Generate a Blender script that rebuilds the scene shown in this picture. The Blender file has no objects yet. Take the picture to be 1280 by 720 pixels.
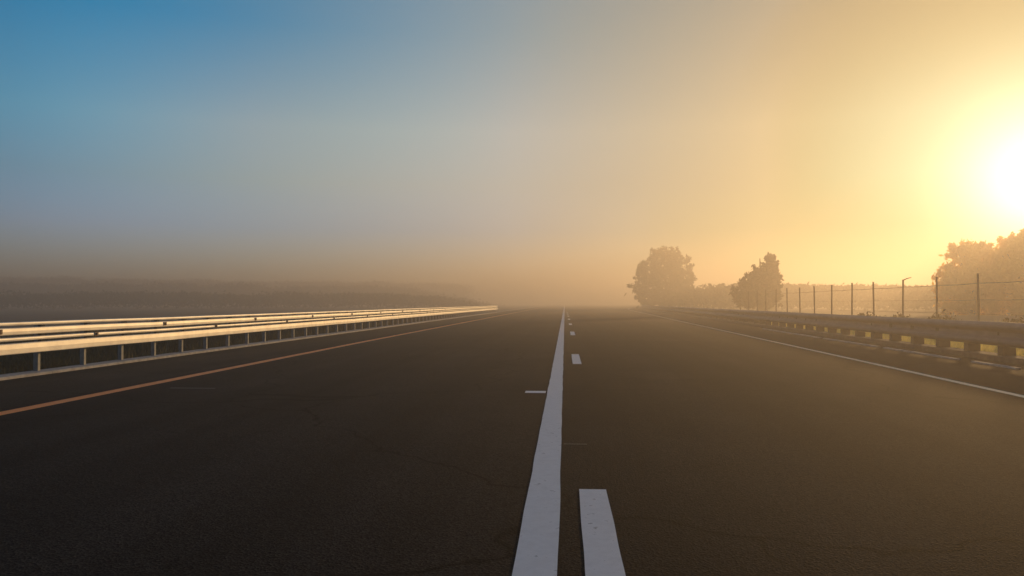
import bpy, math, random
import numpy as np
from mathutils import Vector, Matrix, noise as mnoise
random.seed(7)
rng = np.random.default_rng(11)
sc = bpy.context.scene
COL = sc.collection
R = math.radians

# ------------------------------------------------------------------ render / camera
sc.view_settings.view_transform = 'Standard'
sc.view_settings.look = 'None'
sc.view_settings.gamma = 1.0
sc.view_settings.use_curve_mapping = False
sc.view_settings.exposure = EXPOSURE = -0.15
sc.render.engine = 'CYCLES'
cy = sc.cycles
cy.use_denoising = True
cy.volume_bounces = 2
cy.max_bounces = 9
cy.diffuse_bounces = 7
cy.transparent_max_bounces = 8
cy.sample_clamp_indirect = 4.0

EYE = 1.1
cam = bpy.data.objects.new('camera', bpy.data.cameras.new('camera'))
COL.objects.link(cam)
cam.data.sensor_width = 36.0
cam.data.lens = 36.0 * 1000 / 1280
cam.data.clip_start = 0.05
cam.data.clip_end = 6000
YAW, PIT = math.atan(66/1000), math.atan(19/1000)
cam.location = (0, 0, EYE)
cam.rotation_euler = (math.pi/2 + PIT, 0, YAW)
sc.camera = cam

# ------------------------------------------------------------------ light
SUN_AZ, SUN_EL = R(30.0), R(6.9)           # azimuth measured from +Y (the road) towards +X
SUN_DIR = Vector((math.sin(SUN_AZ)*math.cos(SUN_EL), math.cos(SUN_AZ)*math.cos(SUN_EL), math.sin(SUN_EL)))
sl = bpy.data.lights.new('sun', 'SUN')
sl.energy = 5.0
sl.angle = R(1.8)
sl.color = (1.0, 0.60, 0.25)
so = bpy.data.objects.new('sun', sl)
COL.objects.link(so)
so.location = (60, 100, 40)
so.rotation_euler = (-SUN_DIR).to_track_quat('-Z', 'Y').to_euler()

w = bpy.data.worlds.new('World')
sc.world = w
w.use_nodes = True
nt = w.node_tree
N, L = nt.nodes, nt.links
bg = N['Background']
sky = N.new('ShaderNodeTexSky')
sky.sky_type = 'NISHITA'
sky.sun_disc = False
sky.sun_elevation = SUN_EL
sky.sun_rotation = SUN_AZ
sky.altitude = 0
sky.air_density = 1.0
sky.dust_density = 0.7
sky.ozone_density = 4.0
# aureole of the veiled sun: light the air scatters forward, by angle from the sun's direction
geo = N.new('ShaderNodeNewGeometry')
dot = N.new('ShaderNodeVectorMath'); dot.operation = 'DOT_PRODUCT'
dot.inputs[1].default_value = SUN_DIR
nrm = N.new('ShaderNodeTexCoord')
L.new(nrm.outputs['Generated'], dot.inputs[0])
clampn = N.new('ShaderNodeMath'); clampn.operation = 'MAXIMUM'; clampn.inputs[1].default_value = 0.0
L.new(dot.outputs['Value'], clampn.inputs[0])
def term(power, strength, color):
    p = N.new('ShaderNodeMath'); p.operation = 'POWER'; p.inputs[1].default_value = power
    L.new(clampn.outputs[0], p.inputs[0])
    m = N.new('ShaderNodeVectorMath'); m.operation = 'SCALE'
    m.inputs[0].default_value = color
    s = N.new('ShaderNodeMath'); s.operation = 'MULTIPLY'; s.inputs[1].default_value = strength
    L.new(p.outputs[0], s.inputs[0]); L.new(s.outputs[0], m.inputs['Scale'])
    return m.outputs[0]
def add(a, b):
    m = N.new('ShaderNodeVectorMath'); m.operation = 'ADD'
    L.new(a, m.inputs[0]); L.new(b, m.inputs[1]); return m.outputs[0]
# colour of the morning air as multipliers on the Nishita sky: for three heights above the horizon, by cosine of the angle from the sun
SKY_TINT = {
 'low': [(0.0, (1.2, 1.2, 1.2)), (0.418, (2.27, 2.08, 2.52)), (0.625, (2.27, 2.01, 2.21)), (0.833, (2.04, 1.6, 1.53)), (0.91, (1.34, 1.1, 0.83)), (0.962, (0.51, 0.65, 0.4)), (0.988, (0, 0.39, 0.27))],
 'lowmid': [(0.0, (1.2, 1.2, 1.2)), (0.422, (1.86, 2.11, 2.08)), (0.628, (3.29, 2.31, 1.74)), (0.834, (3.02, 1.93, 1.35)), (0.962, (1.15, 0.92, 0.51)), (0.991, (0.29, 0.68, 0.46))],
 'mid': [(0.0, (1.2, 1.2, 1.2)), (0.424, (1.54, 2.57, 2.31)), (0.628, (4, 2.69, 1.88)), (0.831, (4, 2.37, 1.48)), (0.958, (2.01, 1.32, 0.64)), (0.99, (0.8, 0.92, 0.53))],
 'high': [(0.0, (1.2, 1.2, 1.2)), (0.425, (0, 2.14, 2.26)), (0.622, (0.94, 2.16, 1.99)), (0.817, (3.05, 2.2, 1.43)), (0.942, (2.56, 1.52, 0.73)), (0.983, (1.54, 1.06, 0.43))]}
SKY_Z = (0.09, 0.145, 0.21, 0.32)
AUREOLE = [(110, 3.5, (1.0, 0.76, 0.42)), (260, 12.0, (1.0, 0.92, 0.75)), (800, 12.0, (1.0, 0.97, 0.9))]
tint = N.new('ShaderNodeVectorMath'); tint.operation = 'MULTIPLY'
def tint_ramp(stops):
    n_ = N.new('ShaderNodeValToRGB')
    while len(n_.color_ramp.elements) < len(stops): n_.color_ramp.elements.new(0.5)
    for e_, (p_, c_) in zip(n_.color_ramp.elements, stops):
        e_.position = p_; e_.color = (*[v*0.25 for v in c_], 1)
    n_.color_ramp.interpolation = 'CARDINAL'
    L.new(clampn.outputs[0], n_.inputs['Fac'])
    return n_.outputs['Color']
sepz = N.new('ShaderNodeSeparateXYZ'); L.new(nrm.outputs['Generated'], sepz.inputs[0])
def zmix(z0, z1, a, b):
    mr = N.new('ShaderNodeMapRange'); mr.interpolation_type = 'LINEAR'
    mr.inputs['From Min'].default_value = z0; mr.inputs['From Max'].default_value = z1
    L.new(sepz.outputs['Z'], mr.inputs['Value'])
    mx_ = N.new('ShaderNodeMixRGB'); L.new(mr.outputs[0], mx_.inputs['Fac'])
    L.new(a, mx_.inputs[1]); L.new(b, mx_.inputs[2]); return mx_.outputs[0]
lm = zmix(SKY_Z[0], SKY_Z[1], tint_ramp(SKY_TINT['low']), tint_ramp(SKY_TINT['lowmid']))
lm = zmix(SKY_Z[1], SKY_Z[2], lm, tint_ramp(SKY_TINT['mid']))
lh = zmix(SKY_Z[2], SKY_Z[3], lm, tint_ramp(SKY_TINT['high']))
dbl = N.new('ShaderNodeVectorMath'); dbl.operation = 'SCALE'; dbl.inputs['Scale'].default_value = 4.0
L.new(lh, dbl.inputs[0])
L.new(dbl.outputs[0], tint.inputs[1])
L.new(sky.outputs[0], tint.inputs[0])
acc = tint.outputs[0]
for t in AUREOLE:
    acc = add(acc, term(*t))
L.new(acc, bg.inputs['Color'])
bg.inputs['Strength'].default_value = 0.09

# ------------------------------------------------------------------ materials
def mat(name, color, rough=0.8, metal=0.0, vary=0.12, scale=6.0, bump=0.0, bscale=60.0, color2=None, transl=0.0, spec=0.5, detail=4):
    m = bpy.data.materials.new(name); m.use_nodes = True
    n, l = m.node_tree.nodes, m.node_tree.links
    b = n['Principled BSDF']
    tc = n.new('ShaderNodeTexCoord')
    no = n.new('ShaderNodeTexNoise'); no.inputs['Scale'].default_value = scale; no.inputs['Detail'].default_value = detail
    l.new(tc.outputs['Object'], no.inputs['Vector'])
    cr = n.new('ShaderNodeValToRGB')
    c2 = color2 or tuple(min(1, c*(1+vary*2)) for c in color)
    cr.color_ramp.elements[0].position = 0.3; cr.color_ramp.elements[1].position = 0.7
    cr.color_ramp.elements[0].color = tuple(c*(1-vary) for c in color) + (1,)
    cr.color_ramp.elements[1].color = tuple(c2) + (1,)
    l.new(no.outputs['Fac'], cr.inputs['Fac'])
    l.new(cr.outputs['Color'], b.inputs['Base Color'])
    b.inputs['Roughness'].default_value = rough
    b.inputs['Metallic'].default_value = metal
    b.inputs['Specular IOR Level'].default_value = spec
    if bump:
        nb = n.new('ShaderNodeTexNoise'); nb.inputs['Scale'].default_value = bscale; nb.inputs['Detail'].default_value = 3
        l.new(tc.outputs['Object'], nb.inputs['Vector'])
        bp = n.new('ShaderNodeBump'); bp.inputs['Strength'].default_value = bump; bp.inputs['Distance'].default_value = 0.02
        l.new(nb.outputs['Fac'], bp.inputs['Height']); l.new(bp.outputs['Normal'], b.inputs['Normal'])
    if transl:
        tr = n.new('ShaderNodeBsdfTranslucent'); l.new(cr.outputs['Color'], tr.inputs['Color'])
        mx = n.new('ShaderNodeMixShader'); mx.inputs[0].default_value = transl
        l.new(b.outputs[0], mx.inputs[1]); l.new(tr.outputs[0], mx.inputs[2])
        l.new(mx.outputs[0], n['Material Output'].inputs['Surface'])
    return m

def asphalt_material(name, base, dark):
    m = bpy.data.materials.new(name); m.use_nodes = True
    n, l = m.node_tree.nodes, m.node_tree.links
    b = n['Principled BSDF']
    tc = n.new('ShaderNodeTexCoord')
    def noise(scale, det=3, vec=None, rough=0.5):
        x = n.new('ShaderNodeTexNoise'); x.inputs['Scale'].default_value = scale; x.inputs['Detail'].default_value = det
        x.inputs['Roughness'].default_value = rough
        l.new(vec or tc.outputs['Object'], x.inputs['Vector']); return x
    def ramp(src, p0, c0, p1, c1):
        r = n.new('ShaderNodeValToRGB'); e = r.color_ramp.elements
        e[0].position = p0; e[1].position = p1; e[0].color = (*c0, 1); e[1].color = (*c1, 1)
        l.new(src, r.inputs['Fac']); return r.outputs['Color']
    def mix(kind, fac, a, bb):
        x = n.new('ShaderNodeMixRGB'); x.blend_type = kind; x.inputs['Fac'].default_value = fac
        l.new(a, x.inputs[1]); l.new(bb, x.inputs[2]); return x.outputs[0]
    # aggregate speckle, cm sized
    vo = n.new('ShaderNodeTexVoronoi'); vo.inputs['Scale'].default_value = 85
    l.new(tc.outputs['Object'], vo.inputs['Vector'])
    sp = ramp(vo.outputs['Color'], 0.15, dark, 0.95, tuple(v*1.5 for v in base))
    fine = ramp(noise(140, 2).outputs['Fac'], 0.35, (0.6,)*3, 0.72, (1.35,)*3)
    big = ramp(noise(0.55, 5, rough=0.6).outputs['Fac'], 0.3, (0.80, 0.80, 0.82), 0.7, (1.15, 1.13, 1.1))
    # wheel paths and drip stripe, stretched along the lanes
    mp = n.new('ShaderNodeMapping'); mp.inputs['Scale'].default_value = (1.1, 0.02, 1)
    l.new(tc.outputs['Object'], mp.inputs['Vector'])
    lane = ramp(noise(1.0, 3, mp.outputs['Vector']).outputs['Fac'], 0.38, (0.74,)*3, 0.62, (1.22,)*3)
    wn = noise(0.9, 4)
    wv = n.new('ShaderNodeVectorMath'); wv.operation = 'MULTIPLY_ADD'
    wv.inputs[1].default_value = (1.3, 1.3, 0.0)
    l.new(wn.outputs['Color'], wv.inputs[0]); l.new(tc.outputs['Object'], wv.inputs[2])
    ck = n.new('ShaderNodeTexVoronoi'); ck.feature = 'DISTANCE_TO_EDGE'; ck.inputs['Scale'].default_value = 0.16
    l.new(wv.outputs[0], ck.inputs['Vector'])
    crack = ramp(ck.outputs['Distance'], 0.0012, (0.25,)*3, 0.0040, (1.0,)*3)
    st = ramp(noise(0.23, 2).outputs['Fac'], 0.56, (1.0,)*3, 0.60, (1.22, 1.2, 1.18))
    oil = ramp(noise(2.6, 2).outputs['Fac'], 0.68, (1.0,)*3, 0.76, (0.72,)*3)
    c0 = mix('MULTIPLY', 1, mix('MULTIPLY', 1, sp, crack), mix('MULTIPLY', 1, st, oil))
    sp = c0
    c = mix('MULTIPLY', 1, sp, fine); c = mix('MULTIPLY', 1, c, big); c = mix('MULTIPLY', 1, c, lane)
    l.new(c, b.inputs['Base Color'])
    b.inputs['Roughness'].default_value = 0.95
    b.inputs['Specular IOR Level'].default_value = 0.06
    bp = n.new('ShaderNodeBump'); bp.inputs['Strength'].default_value = 0.45; bp.inputs['Distance'].default_value = 0.004
    l.new(vo.outputs['Distance'], bp.inputs['Height']); l.new(bp.outputs['Normal'], b.inputs['Normal'])
    return m

def paint_material(name, color, wear_color, wear=0.42, scale=30):
    m = bpy.data.materials.new(name); m.use_nodes = True
    n, l = m.node_tree.nodes, m.node_tree.links
    b = n['Principled BSDF']
    tc = n.new('ShaderNodeTexCoord')
    a = n.new('ShaderNodeTexNoise'); a.inputs['Scale'].default_value = scale; a.inputs['Detail'].default_value = 8; a.inputs['Roughness'].default_value = 0.7
    l.new(tc.outputs['Object'], a.inputs['Vector'])
    r = n.new('ShaderNodeValToRGB'); e = r.color_ramp.elements
    e[0].position = wear - 0.07; e[1].position = wear; e[0].color = (*wear_color, 1); e[1].color = (*color, 1)
    e2 = e.new(0.75); e2.color = (*[v*0.85 for v in color], 1)
    l.new(a.outputs['Fac'], r.inputs['Fac'])
    l.new(r.outputs['Color'], b.inputs['Base Color'])
    b.inputs['Roughness'].default_value = 0.6
    return m

M = {
 'asphalt': asphalt_material('asphalt', (0.030, 0.0258, 0.0222), (0.0115, 0.010, 0.009)),
 'shoulder': asphalt_material('shoulder_asphalt', (0.036, 0.032, 0.027), (0.015, 0.0135, 0.012)),
 'white': paint_material('white_road_paint', (0.80, 0.80, 0.80), (0.34, 0.335, 0.33), 0.40, 11),
 'cream': paint_material('cream_road_paint', (0.85, 0.74, 0.56), (0.40, 0.35, 0.28), 0.40, 11),
 'orange': paint_material('orange_road_paint', (1.0, 0.30, 0.01), (0.75, 0.22, 0.02), 0.38, 14),
 'tar': mat('tar_seal', (0.045, 0.043, 0.04), 0.6),
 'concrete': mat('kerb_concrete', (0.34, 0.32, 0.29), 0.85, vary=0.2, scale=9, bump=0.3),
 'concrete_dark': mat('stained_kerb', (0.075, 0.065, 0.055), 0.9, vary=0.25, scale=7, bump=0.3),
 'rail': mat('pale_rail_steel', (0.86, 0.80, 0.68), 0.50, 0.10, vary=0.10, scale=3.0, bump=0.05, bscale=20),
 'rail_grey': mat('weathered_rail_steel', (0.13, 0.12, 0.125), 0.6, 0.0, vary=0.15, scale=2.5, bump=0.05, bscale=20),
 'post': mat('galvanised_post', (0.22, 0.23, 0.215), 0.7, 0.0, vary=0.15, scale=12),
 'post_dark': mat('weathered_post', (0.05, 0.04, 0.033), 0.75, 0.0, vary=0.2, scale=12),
 'bolt': mat('rusty_bolt', (0.12, 0.08, 0.05), 0.7, 0.3),
 'fence_post': mat('fence_post_steel', (0.09, 0.075, 0.06), 0.7, vary=0.2),
 'wire': mat('fence_wire', (0.10, 0.09, 0.08), 0.6, 0.4),
 'soil': mat('field_soil', (0.030, 0.025, 0.018), 0.95, vary=0.3, scale=0.35, bump=0.8, bscale=4, color2=(0.06, 0.05, 0.03), detail=8),
 'grass_dry': mat('dry_grass', (0.75, 0.62, 0.20), 0.8, vary=0.2, scale=1.5, transl=0.65),
 'grass_dark': mat('dull_grass', (0.055, 0.060, 0.028), 0.85, vary=0.3, scale=1.0, transl=0.2),
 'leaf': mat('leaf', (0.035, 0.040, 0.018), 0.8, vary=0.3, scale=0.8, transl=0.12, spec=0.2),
 'leaf_glare': mat('glare_tinted_leaf', (0.88, 0.50, 0.04), 0.7, vary=0.12, scale=0.6, transl=0.88),  # saturated orange stands in for sun glare over the crowns
 'bark': mat('bark', (0.07, 0.05, 0.035), 0.9, vary=0.3, scale=8, bump=0.6, bscale=20),
}

# ------------------------------------------------------------------ mesh helpers
class MB:
    def __init__(s): s.v, s.f = [], []
    def box(s, x0, x1, y0, y1, z0, z1):
        b = len(s.v)
        s.v += [(x0,y0,z0),(x1,y0,z0),(x1,y1,z0),(x0,y1,z0),(x0,y0,z1),(x1,y0,z1),(x1,y1,z1),(x0,y1,z1)]
        s.f += [tuple(b+i for i in q) for q in ((0,3,2,1),(4,5,6,7),(0,1,5,4),(1,2,6,5),(2,3,7,6),(3,0,4,7))]
        return s
    def tube(s, pts, rad, k=8, cap=True):
        rings = []
        for i, p in enumerate(pts):
            p = Vector(p); r = rad[i] if isinstance(rad, (list, tuple)) else rad
            a = Vector(pts[max(i-1, 0)]); c = Vector(pts[min(i+1, len(pts)-1)])
            d = (c-a).normalized()
            u = d.cross(Vector((0.3, 0.9, 0.1))).normalized(); v = d.cross(u)
            b = len(s.v); rings.append(b)
            for j in range(k):
                t = 2*math.pi*j/k
                s.v.append(tuple(p + (u*math.cos(t) + v*math.sin(t))*r))
        for q in range(len(rings)-1):
            for j in range(k):
                s.f.append((rings[q]+j, rings[q]+(j+1)%k, rings[q+1]+(j+1)%k, rings[q+1]+j))
        if cap:
            s.f.append(tuple(rings[0]+j for j in range(k))[::-1]); s.f.append(tuple(rings[-1]+j for j in range(k)))
        return s
    def build(s, name, m, parent=None, bevel=0, smooth=False):
        me = bpy.data.meshes.new(name); me.from_pydata([tuple(map(float, v)) for v in s.v], [], s.f); me.update()
        return link(name, me, m, parent, bevel, smooth)

def link(name, me, m, parent=None, bevel=0, smooth=False):
    me.materials.append(m)
    if smooth:
        for p in me.polygons: p.use_smooth = True
    o = bpy.data.objects.new(name, me); COL.objects.link(o)
    if parent: o.parent = parent
    if bevel:
        b = o.modifiers.new('bevel', 'BEVEL'); b.width = bevel; b.segments = 2; b.limit_method = 'ANGLE'
    return o

def np_mesh(name, verts, nper):
    """verts (K, nper, 3): K separate polygons"""
    K = len(verts)
    me = bpy.data.meshes.new(name)
    me.vertices.add(K*nper); me.vertices.foreach_set('co', verts.reshape(-1).astype(np.float32))
    me.loops.add(K*nper); me.loops.foreach_set('vertex_index', np.arange(K*nper, dtype=np.int32))
    me.polygons.add(K); me.polygons.foreach_set('loop_start', np.arange(0, K*nper, nper, dtype=np.int32))
    me.update(calc_edges=True); me.validate()
    return me

def tag(o, label=None, cat=None, group=None, kind=None):
    if label: o['label'] = label
    if cat: o['category'] = cat
    if group: o['group'] = group
    if kind: o['kind'] = kind
    return o

def empty(name, loc, label, cat, group=None):
    o = bpy.data.objects.new(name, None); o.empty_display_size = 0.3
    COL.objects.link(o); o.location = loc
    return tag(o, label, cat, group)

def strip(name, m, y0, y1, xl, xr, z, kind='structure', dy=2.0, thick=None):
    """sheet between two curves x(y)"""
    n = max(1, int((y1-y0)/dy)); b = MB()
    for i in range(n+1):
        y = y0 + (y1-y0)*i/n
        b.v += [(xl(y), y, z), (xr(y), y, z)]
    for i in range(n):
        b.f.append((2*i, 2*i+1, 2*i+3, 2*i+2))
    o = b.build(name, m); o['kind'] = kind
    return o

# plan curves (metres): everything on the right swings gently away from the straight centre line
def bend(y): return 0.0 if y < 120 else (y-120)**2*0.0006
def rail_r(y): return 7.46 + 0.0423*y + bend(y)
def line_r(y): return 4.93 + 0.0415*y + bend(y)
LEFT = -8.0

# ------------------------------------------------------------------ ground and road
g = MB(); 
n = 60; S = 1200.0
for i in range(n+1):
    for j in range(n+1):
        x = -S + 2*S*i/n; y = -S + 2*S*j/n
        g.v.append((x, y, -0.06))
for i in range(n):
    for j in range(n):
        a = i*(n+1)+j; g.f.append((a, a+n+1, a+n+2, a+1))
ground = tag(g.build('ground', M['soil']), kind='structure')

road = strip('road', M['asphalt'], -30, 700, lambda y: LEFT-0.2, lambda y: rail_r(y)+0.3, 0.0)
strip('shoulder_surface', M['shoulder'], -30, 700, lambda y: LEFT+0.02, lambda y: -5.86, 0.004)
strip('shoulder_surface', M['shoulder'], -30, 700, lambda y: line_r(y)+0.30, lambda y: rail_r(y)-0.02, 0.004)

def wob(y, s, a): return a*mnoise.noise(Vector((y*1.7, s, 0.3)))
mk = lambda name, m, y0, y1, xl, xr, dy=0.2: strip(name, m, y0, y1, xl, xr, 0.0035, dy=dy)
mk('lane_line', M['white'], -10, 400, lambda y: -0.215+wob(y, 1, .006), lambda y: -0.030+wob(y, 2, .006), 0.25)
k = 0
for (a, b) in ((-11.5, -8.0), (1.55, 4.76), (14.5, 17.3), (27.5, 31.0), (40.5, 43.5), (53.5, 56.5), (66.5, 69.5), (79.5, 82.5), (92.5, 95.5)):
    off = max(0, min(a, 30))*0.0045
    mk('lane_dash', M['white'], a, b, lambda y, o=off: 0.075+o+wob(y, 3, .006), lambda y, o=off: 0.235+o+wob(y, 4, .006), 0.1)
mk('edge_line', M['orange'], -10, 300, lambda y: -5.685+wob(y*.5, 5, .012)-0.12*min(1,max(0,(y-7)/15)), lambda y: -5.50+wob(y*.5, 6, .012)-0.12*min(1,max(0,(y-7)/15)), 0.3)
mk('edge_line', M['cream'], -10, 400, lambda y: line_r(y)-0.02+wob(y*.5, 7, .012), lambda y: line_r(y)+0.10+wob(y*.5, 8, .012), 0.3)
mk('patch_mark', M['white'], 9.80, 10.03, lambda y: -0.49, lambda y: -0.235)
mk('patch_mark', M['tar'], 6.26, 6.285, lambda y: -0.01, lambda y: 0.17, 0.05)
mk('patch_mark', M['tar'], 10.04, 10.09, lambda y: -5.1, lambda y: -4.5, 0.05)

# kerbs
def kerb(name, xf, w0, w1, h, y0, y1, m, dy=2.0, gap=0.012):
    """row of kerb stones with joints, one structure mesh"""
    b = MB(); y = y0
    while y < y1:
        e = y+dy-gap
        jz = random.uniform(-.003, .003)
        q = len(b.v)
        ch = min(0.015, h*0.4)
        for yy in (y, e):
            x = xf(yy)
            b.v += [(x+w0, yy, -0.05), (x+w0, yy, h-ch+jz), (x+w0+math.copysign(ch, w1-w0), yy, h+jz), (x+w1, yy, h+jz), (x+w1, yy, -0.05)]
        for i in range(4): b.f.append((q+i, q+i+1, q+6+i, q+5+i))
        b.f.append((q, q+4, q+3, q+2, q+1)); b.f.append((q+5, q+6, q+7, q+8, q+9))
        y += dy
    o = b.build(name, m); o['kind'] = 'structure'; return o
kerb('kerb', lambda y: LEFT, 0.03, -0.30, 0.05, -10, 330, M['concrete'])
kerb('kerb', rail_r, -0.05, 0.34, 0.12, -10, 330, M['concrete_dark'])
# low broken gutter edging in front of the right kerb
for (a, b) in ((13.75, 15.35), (15.95, 19.6), (20.4, 25.0), (25.6, 34.0)):
    kerb('gutter_edge', lambda y: rail_r(y)-0.62, 0.0, 0.09, 0.035, a, b, M['concrete'], dy=0.4, gap=0.006)

# ------------------------------------------------------------------ guard rails
#  four separate horizontal rails, each a folded steel section: (offset towards the road, height)
def section(top, bot):
    h = top-bot; f = min(0.012, h*0.15)
    return lambda z0, z1: [(0.0, top), (0.066, top-0.002), (0.076, top-0.3*f), (0.080, top-f), (0.084, top-h*0.5), (0.080, bot+f), (0.072, bot+0.3*f), (0.060, bot), (0.0, bot+0.004)]
def profile_w(z0, z1):
    rel = [(0.0, 1.0), (0.03, 0.985), (0.085, 0.88), (0.092, 0.80), (0.085, 0.72), (0.006, 0.60), (0.0, 0.56), (0.0, 0.44),
           (0.006, 0.40), (0.085, 0.28), (0.092, 0.20), (0.085, 0.12), (0.03, 0.015), (0.0, 0.0)]
    return [(a, z0+(z1-z0)*h) for a, h in rel]
def beam_mesh(xf, side, z0, z1, ys, lap, m, parent, name='rail_beam', prof=profile_w):
    """corrugated beam: swept profile, 4 mm thick, lap seams each few metres"""
    pr = prof(z0, z1); b = MB(); P = len(pr)
    T = 0.006
    for yi, y in enumerate(ys):
        sag = 0.008*mnoise.noise(Vector((y*0.35, side*3, 0)))
        out = 0.012*mnoise.noise(Vector((y*0.22, side*9, 4)))
        k_ = 1.0
        for (o_, z_) in pr: b.v.append((xf(y)+side*(o_+out), y, z_+sag))
        for (o_, z_) in pr: b.v.append((xf(y)+side*(o_+out-T), y, z_+sag))
    for i in range(len(ys)-1):
        a = i*2*P; c = a+2*P
        for j in range(P-1):
            b.f.append((a+j, a+j+1, c+j+1, c+j))
            b.f.append((a+P+j, c+P+j, c+P+j+1, a+P+j+1))
        b.f.append((a, c, c+P, a+P)); b.f.append((a+P-1, a+2*P-1, c+2*P-1, c+P-1))
    for a in (0, (len(ys)-1)*2*P):
        for j in range(P-1): b.f.append((a+j, a+P+j, a+P+j+1, a+j+1))
    return b.build(name, m, parent)

def ysteps(y0, y1):
    out = [y0]
    while out[-1] < y1: out.append(out[-1] + (1.0 if out[-1] < 60 else 4.0))
    return out

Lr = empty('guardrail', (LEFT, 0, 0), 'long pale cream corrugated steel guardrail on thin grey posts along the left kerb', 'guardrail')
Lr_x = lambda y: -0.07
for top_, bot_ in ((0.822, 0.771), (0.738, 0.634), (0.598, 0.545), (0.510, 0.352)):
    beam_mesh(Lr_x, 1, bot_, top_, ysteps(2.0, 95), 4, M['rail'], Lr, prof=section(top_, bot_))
# left posts
def post_mesh(side, w, d, h):
    b = MB()
    # channel section: web faces the road, two flanges behind
    t = 0.012
    b.box(-t/2 if side > 0 else -t/2, t/2, -w/2, w/2, 0, h)
    s_ = -side
    b.box(min(0, s_*d)+ (t/2 if s_ > 0 else 0), max(0, s_*d)-(t/2 if s_ < 0 else 0), -w/2, -w/2+t, 0, h)
    b.box(min(0, s_*d)+ (t/2 if s_ > 0 else 0), max(0, s_*d)-(t/2 if s_ < 0 else 0), w/2-t, w/2, 0, h)
    return b
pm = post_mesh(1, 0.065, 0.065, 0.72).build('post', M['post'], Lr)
bm_ = MB().box(0, 0.055, -0.05, 0.05, 0.36, 0.72).build('spacer_block', M['post_dark'], pm, bevel=0.004)
pm.location = (-0.19, 3.78, 0.045)
bm_.location = (0.007, 0, 0)
bolt = MB().box(0, 0.012, -0.055, 0.055, -0.035, 0.035).tube([(0.01, 0, 0), (0.03, 0, 0)], 0.022, 8).build('bolt_plate', M['bolt'], Lr, bevel=0.003)
bolt.location = (0.012, 3.78, 0.69)
ys = []
y = 3.78
while y < 235: ys.append(y); y += 1.175
for i, y in enumerate(ys[1:78], 1):
    c = pm.copy(); COL.objects.link(c); c.parent = Lr; c.location = (-0.19, y+random.uniform(-.03, .03), 0.045)
    c.rotation_euler = (random.gauss(0, .006), random.gauss(0, .006), random.gauss(0, .03))
    d = bm_.copy(); COL.objects.link(d); d.parent = c
    if i % 2 == 0 and i < 44:
        e = bolt.copy(); COL.objects.link(e); e.parent = Lr; e.location = (0.012, y, 0.69 if (i//2) % 2 else 0.575)
Rr = empty('guardrail', (7.46, 0, 0), 'shaded dark grey corrugated guardrail on thick dark posts along the right shoulder', 'guardrail')
Rx = lambda y: rail_r(y)-7.46+0.05
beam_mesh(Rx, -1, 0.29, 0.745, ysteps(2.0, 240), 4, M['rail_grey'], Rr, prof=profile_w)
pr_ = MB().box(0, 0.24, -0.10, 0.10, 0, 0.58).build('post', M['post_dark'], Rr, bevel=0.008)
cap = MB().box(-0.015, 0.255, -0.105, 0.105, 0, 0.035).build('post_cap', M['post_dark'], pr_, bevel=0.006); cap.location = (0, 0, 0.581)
pr_.location = (Rx(2.9)+0.0, 2.9, 0.118)
pr_.location.x += 0.0
y = 2.9; ysr = []
while y < 235: ysr.append(y); y += 1.42
y0r = 14.92 % 1.42
ysr = [y0r + 0.71 + 1.42*i for i in range(1, 160)]
pr_.location = (Rx(ysr[0]), ysr[0], 0.118)
for i, y in enumerate(ysr[1:78], 1):
    c = pr_.copy(); COL.objects.link(c); c.parent = Rr; c.location = (Rx(y), y+random.uniform(-.02, .02), 0.118+random.uniform(-.004, .004))
    c.rotation_euler = (0, 0, -0.042+random.gauss(0, .02))
    d = cap.copy(); COL.objects.link(d); d.parent = c
far = MB()
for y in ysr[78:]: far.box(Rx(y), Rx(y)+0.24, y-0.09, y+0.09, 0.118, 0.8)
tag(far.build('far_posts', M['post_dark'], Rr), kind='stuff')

# ------------------------------------------------------------------ wire fence on the right
Fx = lambda y: 10.9 + 0.035*y - 10.9
F = empty('wire_fence', (10.9, 0, -0.05), 'tall thin-posted wire fence standing beyond the right guardrail', 'fence')
def fpost():
    return MB().tube([(0, 0, -0.1), (0, 0, 1.0), (0, 0, 1.98)], [0.034, 0.032, 0.030], 8).tube([(0, 0, 1.98), (0, 0, 2.0)], [0.038, 0.026], 8)
fp = fpost().build('fence_post', M['fence_post'], F)
fys = [6.7+2.81*i for i in range(0, 19)]
fp.location = (Fx(fys[0]), fys[0], 0)
for i, y in enumerate(fys[1:], 1):
    c = fp.copy(); COL.objects.link(c); c.parent = F; c.location = (Fx(y), y+random.uniform(-.06, .06), random.uniform(-.02, .02))
    c.rotation_euler = (random.gauss(0, .008), random.gauss(0, .01), 0)
    if abs(y-29.2) < 1.3:
        br = MB().tube([(0, 0, 1.97), (0.10, -0.02, 2.03), (0.26, -0.05, 2.08)], [0.02, 0.018, 0.012], 6).build('bracket_arm', M['fence_post'], c)
wr = MB()
for hz, r_ in ((1.72, 0.008), (1.25, 0.004), (0.85, 0.004), (0.45, 0.004), (0.15, 0.004)):
    pts = []
    for a, b in zip(fys[:-1], fys[1:]):
        for t in (0, .5):
            yy = a+(b-a)*t; pts.append((Fx(yy)+0.035, yy, hz-(0.02 if t else 0)))
    wr.tube(pts, r_, 5)
wr.build('wire_mesh', M['wire'], F)

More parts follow.
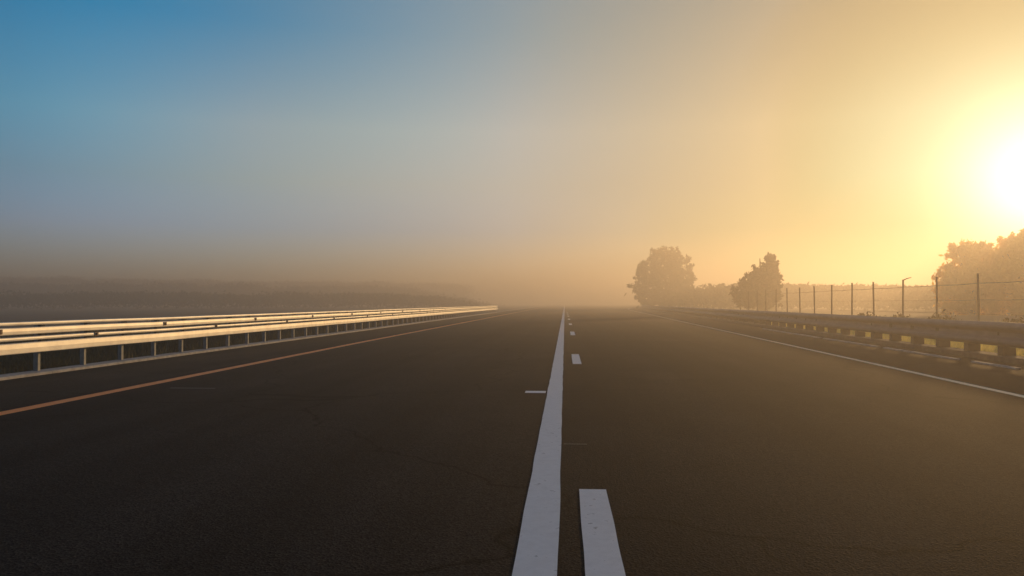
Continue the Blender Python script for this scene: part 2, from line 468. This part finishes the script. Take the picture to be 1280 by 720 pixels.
# ------------------------------------------------------------------ vegetation
def leaves(centers, size, flat=0.0):
    """one small randomly turned quad-like leaf spray per centre"""
    K = len(centers)
    a = rng.normal(size=(K, 3)); a /= np.linalg.norm(a, axis=1, keepdims=True)
    b = rng.normal(size=(K, 3)); b -= (b*a).sum(1, keepdims=True)*a; b /= np.linalg.norm(b, axis=1, keepdims=True)
    s = size*rng.uniform(0.5, 1.3, size=(K, 1))
    v = np.stack([centers-a*s, centers+b*s*0.45, centers+a*s, centers-b*s*0.45], axis=1)
    return v

def lobe_points(lobes, K):
    """points in ellipsoid lobes, denser towards their skin, clumped"""
    vol = np.array([l[3]*l[4]*l[5] for l in lobes])**0.75; vol /= vol.sum()
    out = []
    for l, p in zip(lobes, vol):
        k = int(K*p)
        ncl = max(26, k//34)
        d = rng.normal(size=(ncl, 3)); d /= np.linalg.norm(d, axis=1, keepdims=True)
        r = rng.uniform(0.30, 1.0, size=(ncl, 1))**0.55
        r *= 1 + 0.16*rng.normal(size=(ncl, 1))
        cc = d*r*np.array([l[3], l[4], l[5]]) + np.array(l[:3])
        idx = rng.integers(0, ncl, k)
        cr = 0.13*min(l[3], l[5])+0.10
        out.append(cc[idx] + rng.normal(size=(k, 3))*cr*0.6)
    p = np.concatenate(out)
    p[:, 2] = np.maximum(p[:, 2], 0.05)
    return p

def make_tree(name, loc, lobes, K, leafsize, leafmat, label, cat, trunk_r=0.25, fork=1.6, group=None):
    t = empty(name, loc, label, cat, group)
    b = MB()
    top = max(l[2] for l in lobes)
    b.tube([(0, 0, -0.1), (0.04, 0, fork*0.5), (0.0, 0.05, fork), (0.08, 0, fork+(top-fork)*0.6), (0.0, 0, top)],
           [trunk_r*1.35, trunk_r, trunk_r*0.85, trunk_r*0.5, trunk_r*0.15], 10)
    for l in lobes:
        st = Vector((0, 0.03, fork*random.uniform(0.7, 1.1)))
        en = Vector(l[:3]); mid = st.lerp(en, 0.5)+Vector((0, 0, 0.25))
        b.tube([st, mid, en], [trunk_r*0.5, trunk_r*0.3, trunk_r*0.08], 6)
        for q in range(4):
            d = Vector((random.gauss(0, 1), random.gauss(0, 1), random.gauss(0, 1))).normalized()
            e2 = en + Vector((d.x*l[3], d.y*l[4], d.z*l[5]))*0.85
            b.tube([mid, mid.lerp(e2, 0.5)+Vector((0, 0, 0.1)), e2], [trunk_r*0.2, trunk_r*0.12, trunk_r*0.03], 5)
    b.build('trunk', M['bark'], t, smooth=True)
    link('crown', np_mesh('crown', leaves(lobe_points(lobes, K), leafsize), 4), leafmat, t)
    return t

def px_dir(px):
    a = (px-640)/1000
    x = a*math.cos(YAW)-math.sin(YAW); y = a*math.sin(YAW)+math.cos(YAW)
    return x, y
def place(px, Y):
    """ground point on road depth Y seen at column px of the photograph"""
    x, y = px_dir(px); return (x/y*Y, Y)
def hgt(px, py, Y):
    x, y = px_dir(px); return EYE + (379-py)/1000*Y/y*math.sqrt(1)

def crown_from_px(Y, px0, blobs):
    """blobs (px, py, rx_px, ry_px) -> lobes in metres about the trunk base"""
    bx, by = place(px0, Y); out = []
    for (px, py, rx, ry) in blobs:
        x, _ = place(px, Y); s = Y/1000/px_dir(px)[1]
        out.append((x-bx, random.uniform(-.5, .5), hgt(px, py, Y), rx*s, max(rx, ry)*s*0.9, ry*s))
    return (bx, by, -0.06), out

# broad round tree
loc, lob = crown_from_px(150, 832, [(830, 328, 19, 19), (812, 338, 15, 18), (848, 332, 15, 16), (806, 358, 15, 18), (856, 352, 13, 20), (832, 356, 26, 22), (818, 318, 7, 8), (843, 318, 10, 9), (812, 372, 18, 10), (836, 374, 22, 9), (858, 372, 14, 9), (800, 342, 7, 8), (866, 366, 8, 10)])
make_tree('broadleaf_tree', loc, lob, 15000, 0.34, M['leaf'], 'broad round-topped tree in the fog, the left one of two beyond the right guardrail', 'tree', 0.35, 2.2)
# lopsided tree with pointed top
loc, lob = crown_from_px(84, 950, [(964, 330, 7, 14), (958, 344, 13, 13), (944, 350, 14, 13), (968, 352, 8, 16), (932, 360, 12, 11), (952, 366, 20, 14), (948, 338, 6, 9), (936, 376, 18, 10), (958, 376, 16, 10), (924, 366, 9, 9), (962, 322, 4, 6)])
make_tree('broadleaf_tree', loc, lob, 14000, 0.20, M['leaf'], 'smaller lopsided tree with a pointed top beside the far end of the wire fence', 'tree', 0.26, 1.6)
# tree mass under the sun; its orange glare is put into the leaf colour
specs = [
 (1214, 80, [(1205, 325, 18, 20), (1226, 322, 20, 20), (1214, 350, 30, 24), (1192, 345, 16, 22), (1240, 350, 20, 22), (1252, 332, 16, 20), (1184, 358, 14, 16), (1196, 378, 22, 16), (1226, 380, 26, 16), (1200, 312, 10, 9), (1230, 311, 12, 9)], 'flat-topped tree in the haze with sun glare in its leaf colour, the left one below the sun', 15000, 0.22),
 (1284, 78, [(1262, 318, 18, 20), (1262, 376, 26, 18), (1296, 378, 26, 18), (1274, 308, 18, 18), (1296, 308, 22, 22), (1280, 340, 32, 30), (1256, 346, 18, 24), (1304, 345, 18, 24), (1288, 297, 12, 9)], 'taller tree with sun glare in its leaf colour, directly below the sun at the right edge', 'x', 0.22),
 (1352, 82, [(1340, 322, 20, 20), (1364, 318, 22, 22), (1350, 350, 32, 24)], 'x', 8000, 0.24)]
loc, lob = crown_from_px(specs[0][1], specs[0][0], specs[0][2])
make_tree('hazy_tree', loc, lob, 20000, 0.24, M['leaf_glare'], specs[0][3], 'tree', 0.25, 1.6)
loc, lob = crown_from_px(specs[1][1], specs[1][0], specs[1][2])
make_tree('hazy_tree', loc, lob, 20000, 0.24, M['leaf_glare'], specs[1][3], 'tree', 0.28, 1.8)

# shrub between guardrail and fence
def shrub(px, Y, w_, h_, label, cat='shrub', name='shrub', m='leaf', K=1300, size=0.07, dx=0.0, group=None):
    x, y = place(px, Y)
    t = empty(name, (x+dx, y, -0.06), label, cat, group)
    b = MB()
    for q in range(7):
        a = random.uniform(0, 6.28)
        b.tube([(0, 0, 0), (math.cos(a)*w_*.25, math.sin(a)*w_*.25, h_*.5), (math.cos(a)*w_*.5, math.sin(a)*w_*.5, h_*.85)], [0.02, 0.013, 0.005], 5)
    b.build('stem', M['bark'], t)
    lobes = [(random.uniform(-.3, .3)*w_, random.uniform(-.3, .3)*w_, h_*random.uniform(.35, .6), w_*.30, w_*.28, h_*.34) for _ in range(4)]
    link('foliage', np_mesh('foliage', leaves(lobe_points(lobes, K), size)*np.array([1, 1, 1.0]), 4), M[m], t)
    return t
shrub(1090, 30.5, 0.9, 0.80, 'low dark shrub peeping over the right guardrail, farthest from the camera of four', group='low shrubs behind the right guardrail')
shrub(1119, 28.6, 0.9, 0.78, 'low dark shrub at the foot of the bracketed fence post', group='low shrubs behind the right guardrail')
shrub(1178, 25.5, 1.1, 0.80, 'widest low dark shrub above the right guardrail between two fence posts', group='low shrubs behind the right guardrail')
shrub(1262, 22.0, 0.9, 0.76, 'low dark shrub above the right guardrail nearest the picture edge', group='low shrubs behind the right guardrail')

# far hedges and woods dissolving in the fog
def wood(name, x0, x1, y0, y1, h0, h1, K, size, m, label, seed, clump=9.0, base=0.0, bumps=()):
    t = rng.uniform(0, 1, K)
    cx = x0+(x1-x0)*t; cyy = y0+(y1-y0)*t
    H = np.array([h0+(h1-h0)*(0.5+0.5*mnoise.noise(Vector((a/clump, b/clump, seed)))*1.6)+(0.10*h1)*mnoise.noise(Vector((a/clump*5, b/clump*5, seed+3))) for a, b in zip(cx, cyy)])
    for (bx, by, bw, bh) in bumps:
        H += bh*np.exp(-((cx-bx)**2+(cyy-by)**2)/bw**2)
    if x1 < 0 and name != 'far_woods': H *= np.clip((1-t)*12, 0.0, 1.0)**0.7*0.9+0.1
    z = base + H*np.sqrt(rng.uniform(0, 1, K))*rng.uniform(0.85, 1.0, K)
    p = np.stack([cx+rng.normal(size=K)*3, cyy+rng.normal(size=K)*3, z], axis=1)
    o = link(name, np_mesh(name, leaves(p, size), 4), M[m])
    return tag(o, label, 'woods' if h1 > 4 else 'scrub', kind='stuff')
wood('far_woods', -390, -50, 190, 400, 10.0, 11.8, 80000, 0.7, 'leaf', 'dark line of far woods behind the left guardrail fading into fog', 1.3, 7, bumps=())
wood('scrub', -290, -36, 125, 300, 6.0, 7.8, 50000, 0.6, 'leaf', 'middle band of scrub on the misty field behind the left guardrail', 6.3, 6)
wood('brush', -180, -24, 85, 205, 2.4, 4.0, 40000, 0.35, 'leaf', 'low dark brush on the field behind the left guardrail', 5.1, 5)
wood('hedge', 22, 75, 150, 110, 3.2, 4.6, 30000, 0.45, 'leaf', 'low hazy hedge behind the two trees and the wire fence', 8.4, 10)
wood('hedge', 62, 130, 118, 70, 4.0, 5.4, 40000, 0.40, 'leaf', 'soft hazy thicket behind the nearest posts of the wire fence', 3.4, 10)

# grass: blades
def grass(name, xf0, xf1, y0, y1, K, h, m, label, ybias=1.0):
    y = y0+(y1-y0)*rng.uniform(0, 1, K)**ybias
    t = rng.uniform(0, 1, K)
    x = np.array([xf0(a) for a in y])*(1-t)+np.array([xf1(a) for a in y])*t
    cl = np.array([0.55+0.9*max(-.5, mnoise.noise(Vector((a*1.3, b*1.3, 2)))) for a, b in zip(x, y)])
    hh = h*cl*rng.uniform(0.5, 1.3, K)
    ang = rng.uniform(0, math.pi, K); wd = 0.010+0.006*rng.uniform(0, 1, K)+y*0.0002
    lean = rng.normal(size=(K, 2))*hh[:, None]*0.35
    dx, dy = np.cos(ang)*wd, np.sin(ang)*wd
    z0 = np.full(K, -0.06)
    v = np.stack([np.stack([x-dx, y-dy, z0], 1), np.stack([x+dx, y+dy, z0], 1), np.stack([x+lean[:, 0], y+lean[:, 1], z0+hh], 1)], 1)
    o = link(name, np_mesh(name, v, 3), M[m])
    return tag(o, label, 'grass', kind='stuff')
grass('grass', lambda y: rail_r(y)+0.42, lambda y: rail_r(y)+10, 6, 75, 150000, 0.38, 'grass_dry', 'dry yellow backlit grass behind the right guardrail', 1.6)
grass('grass', lambda y: LEFT-0.34, lambda y: LEFT-9, 4, 75, 110000, 0.40, 'grass_dark', 'dull dark grass and weeds behind the left guardrail', 1.5)

# ------------------------------------------------------------------ haze
HZ_TOP = 12.6
hz = MB().box(-1190, 1190, -1190, 1190, -1.1, HZ_TOP).build('haze', bpy.data.materials.new('haze'))
hz['kind'] = 'stuff'; hz['label'] = 'morning fog lying low over the road and fields'; hz['category'] = 'fog'
hm = hz.data.materials[0]; hm.use_nodes = True
hn = hm.node_tree
for x in list(hn.nodes):
    if x.type == 'BSDF_PRINCIPLED': hn.nodes.remove(x)
pv = hn.nodes.new('ShaderNodeVolumePrincipled')
pv.inputs['Density'].default_value = 0.0075
pv.inputs['Color'].default_value = (0.62, 0.575, 0.53, 1)
pv.inputs['Anisotropy'].default_value = 0.64
hn.links.new(pv.outputs[0], hn.nodes['Material Output'].inputs['Volume'])
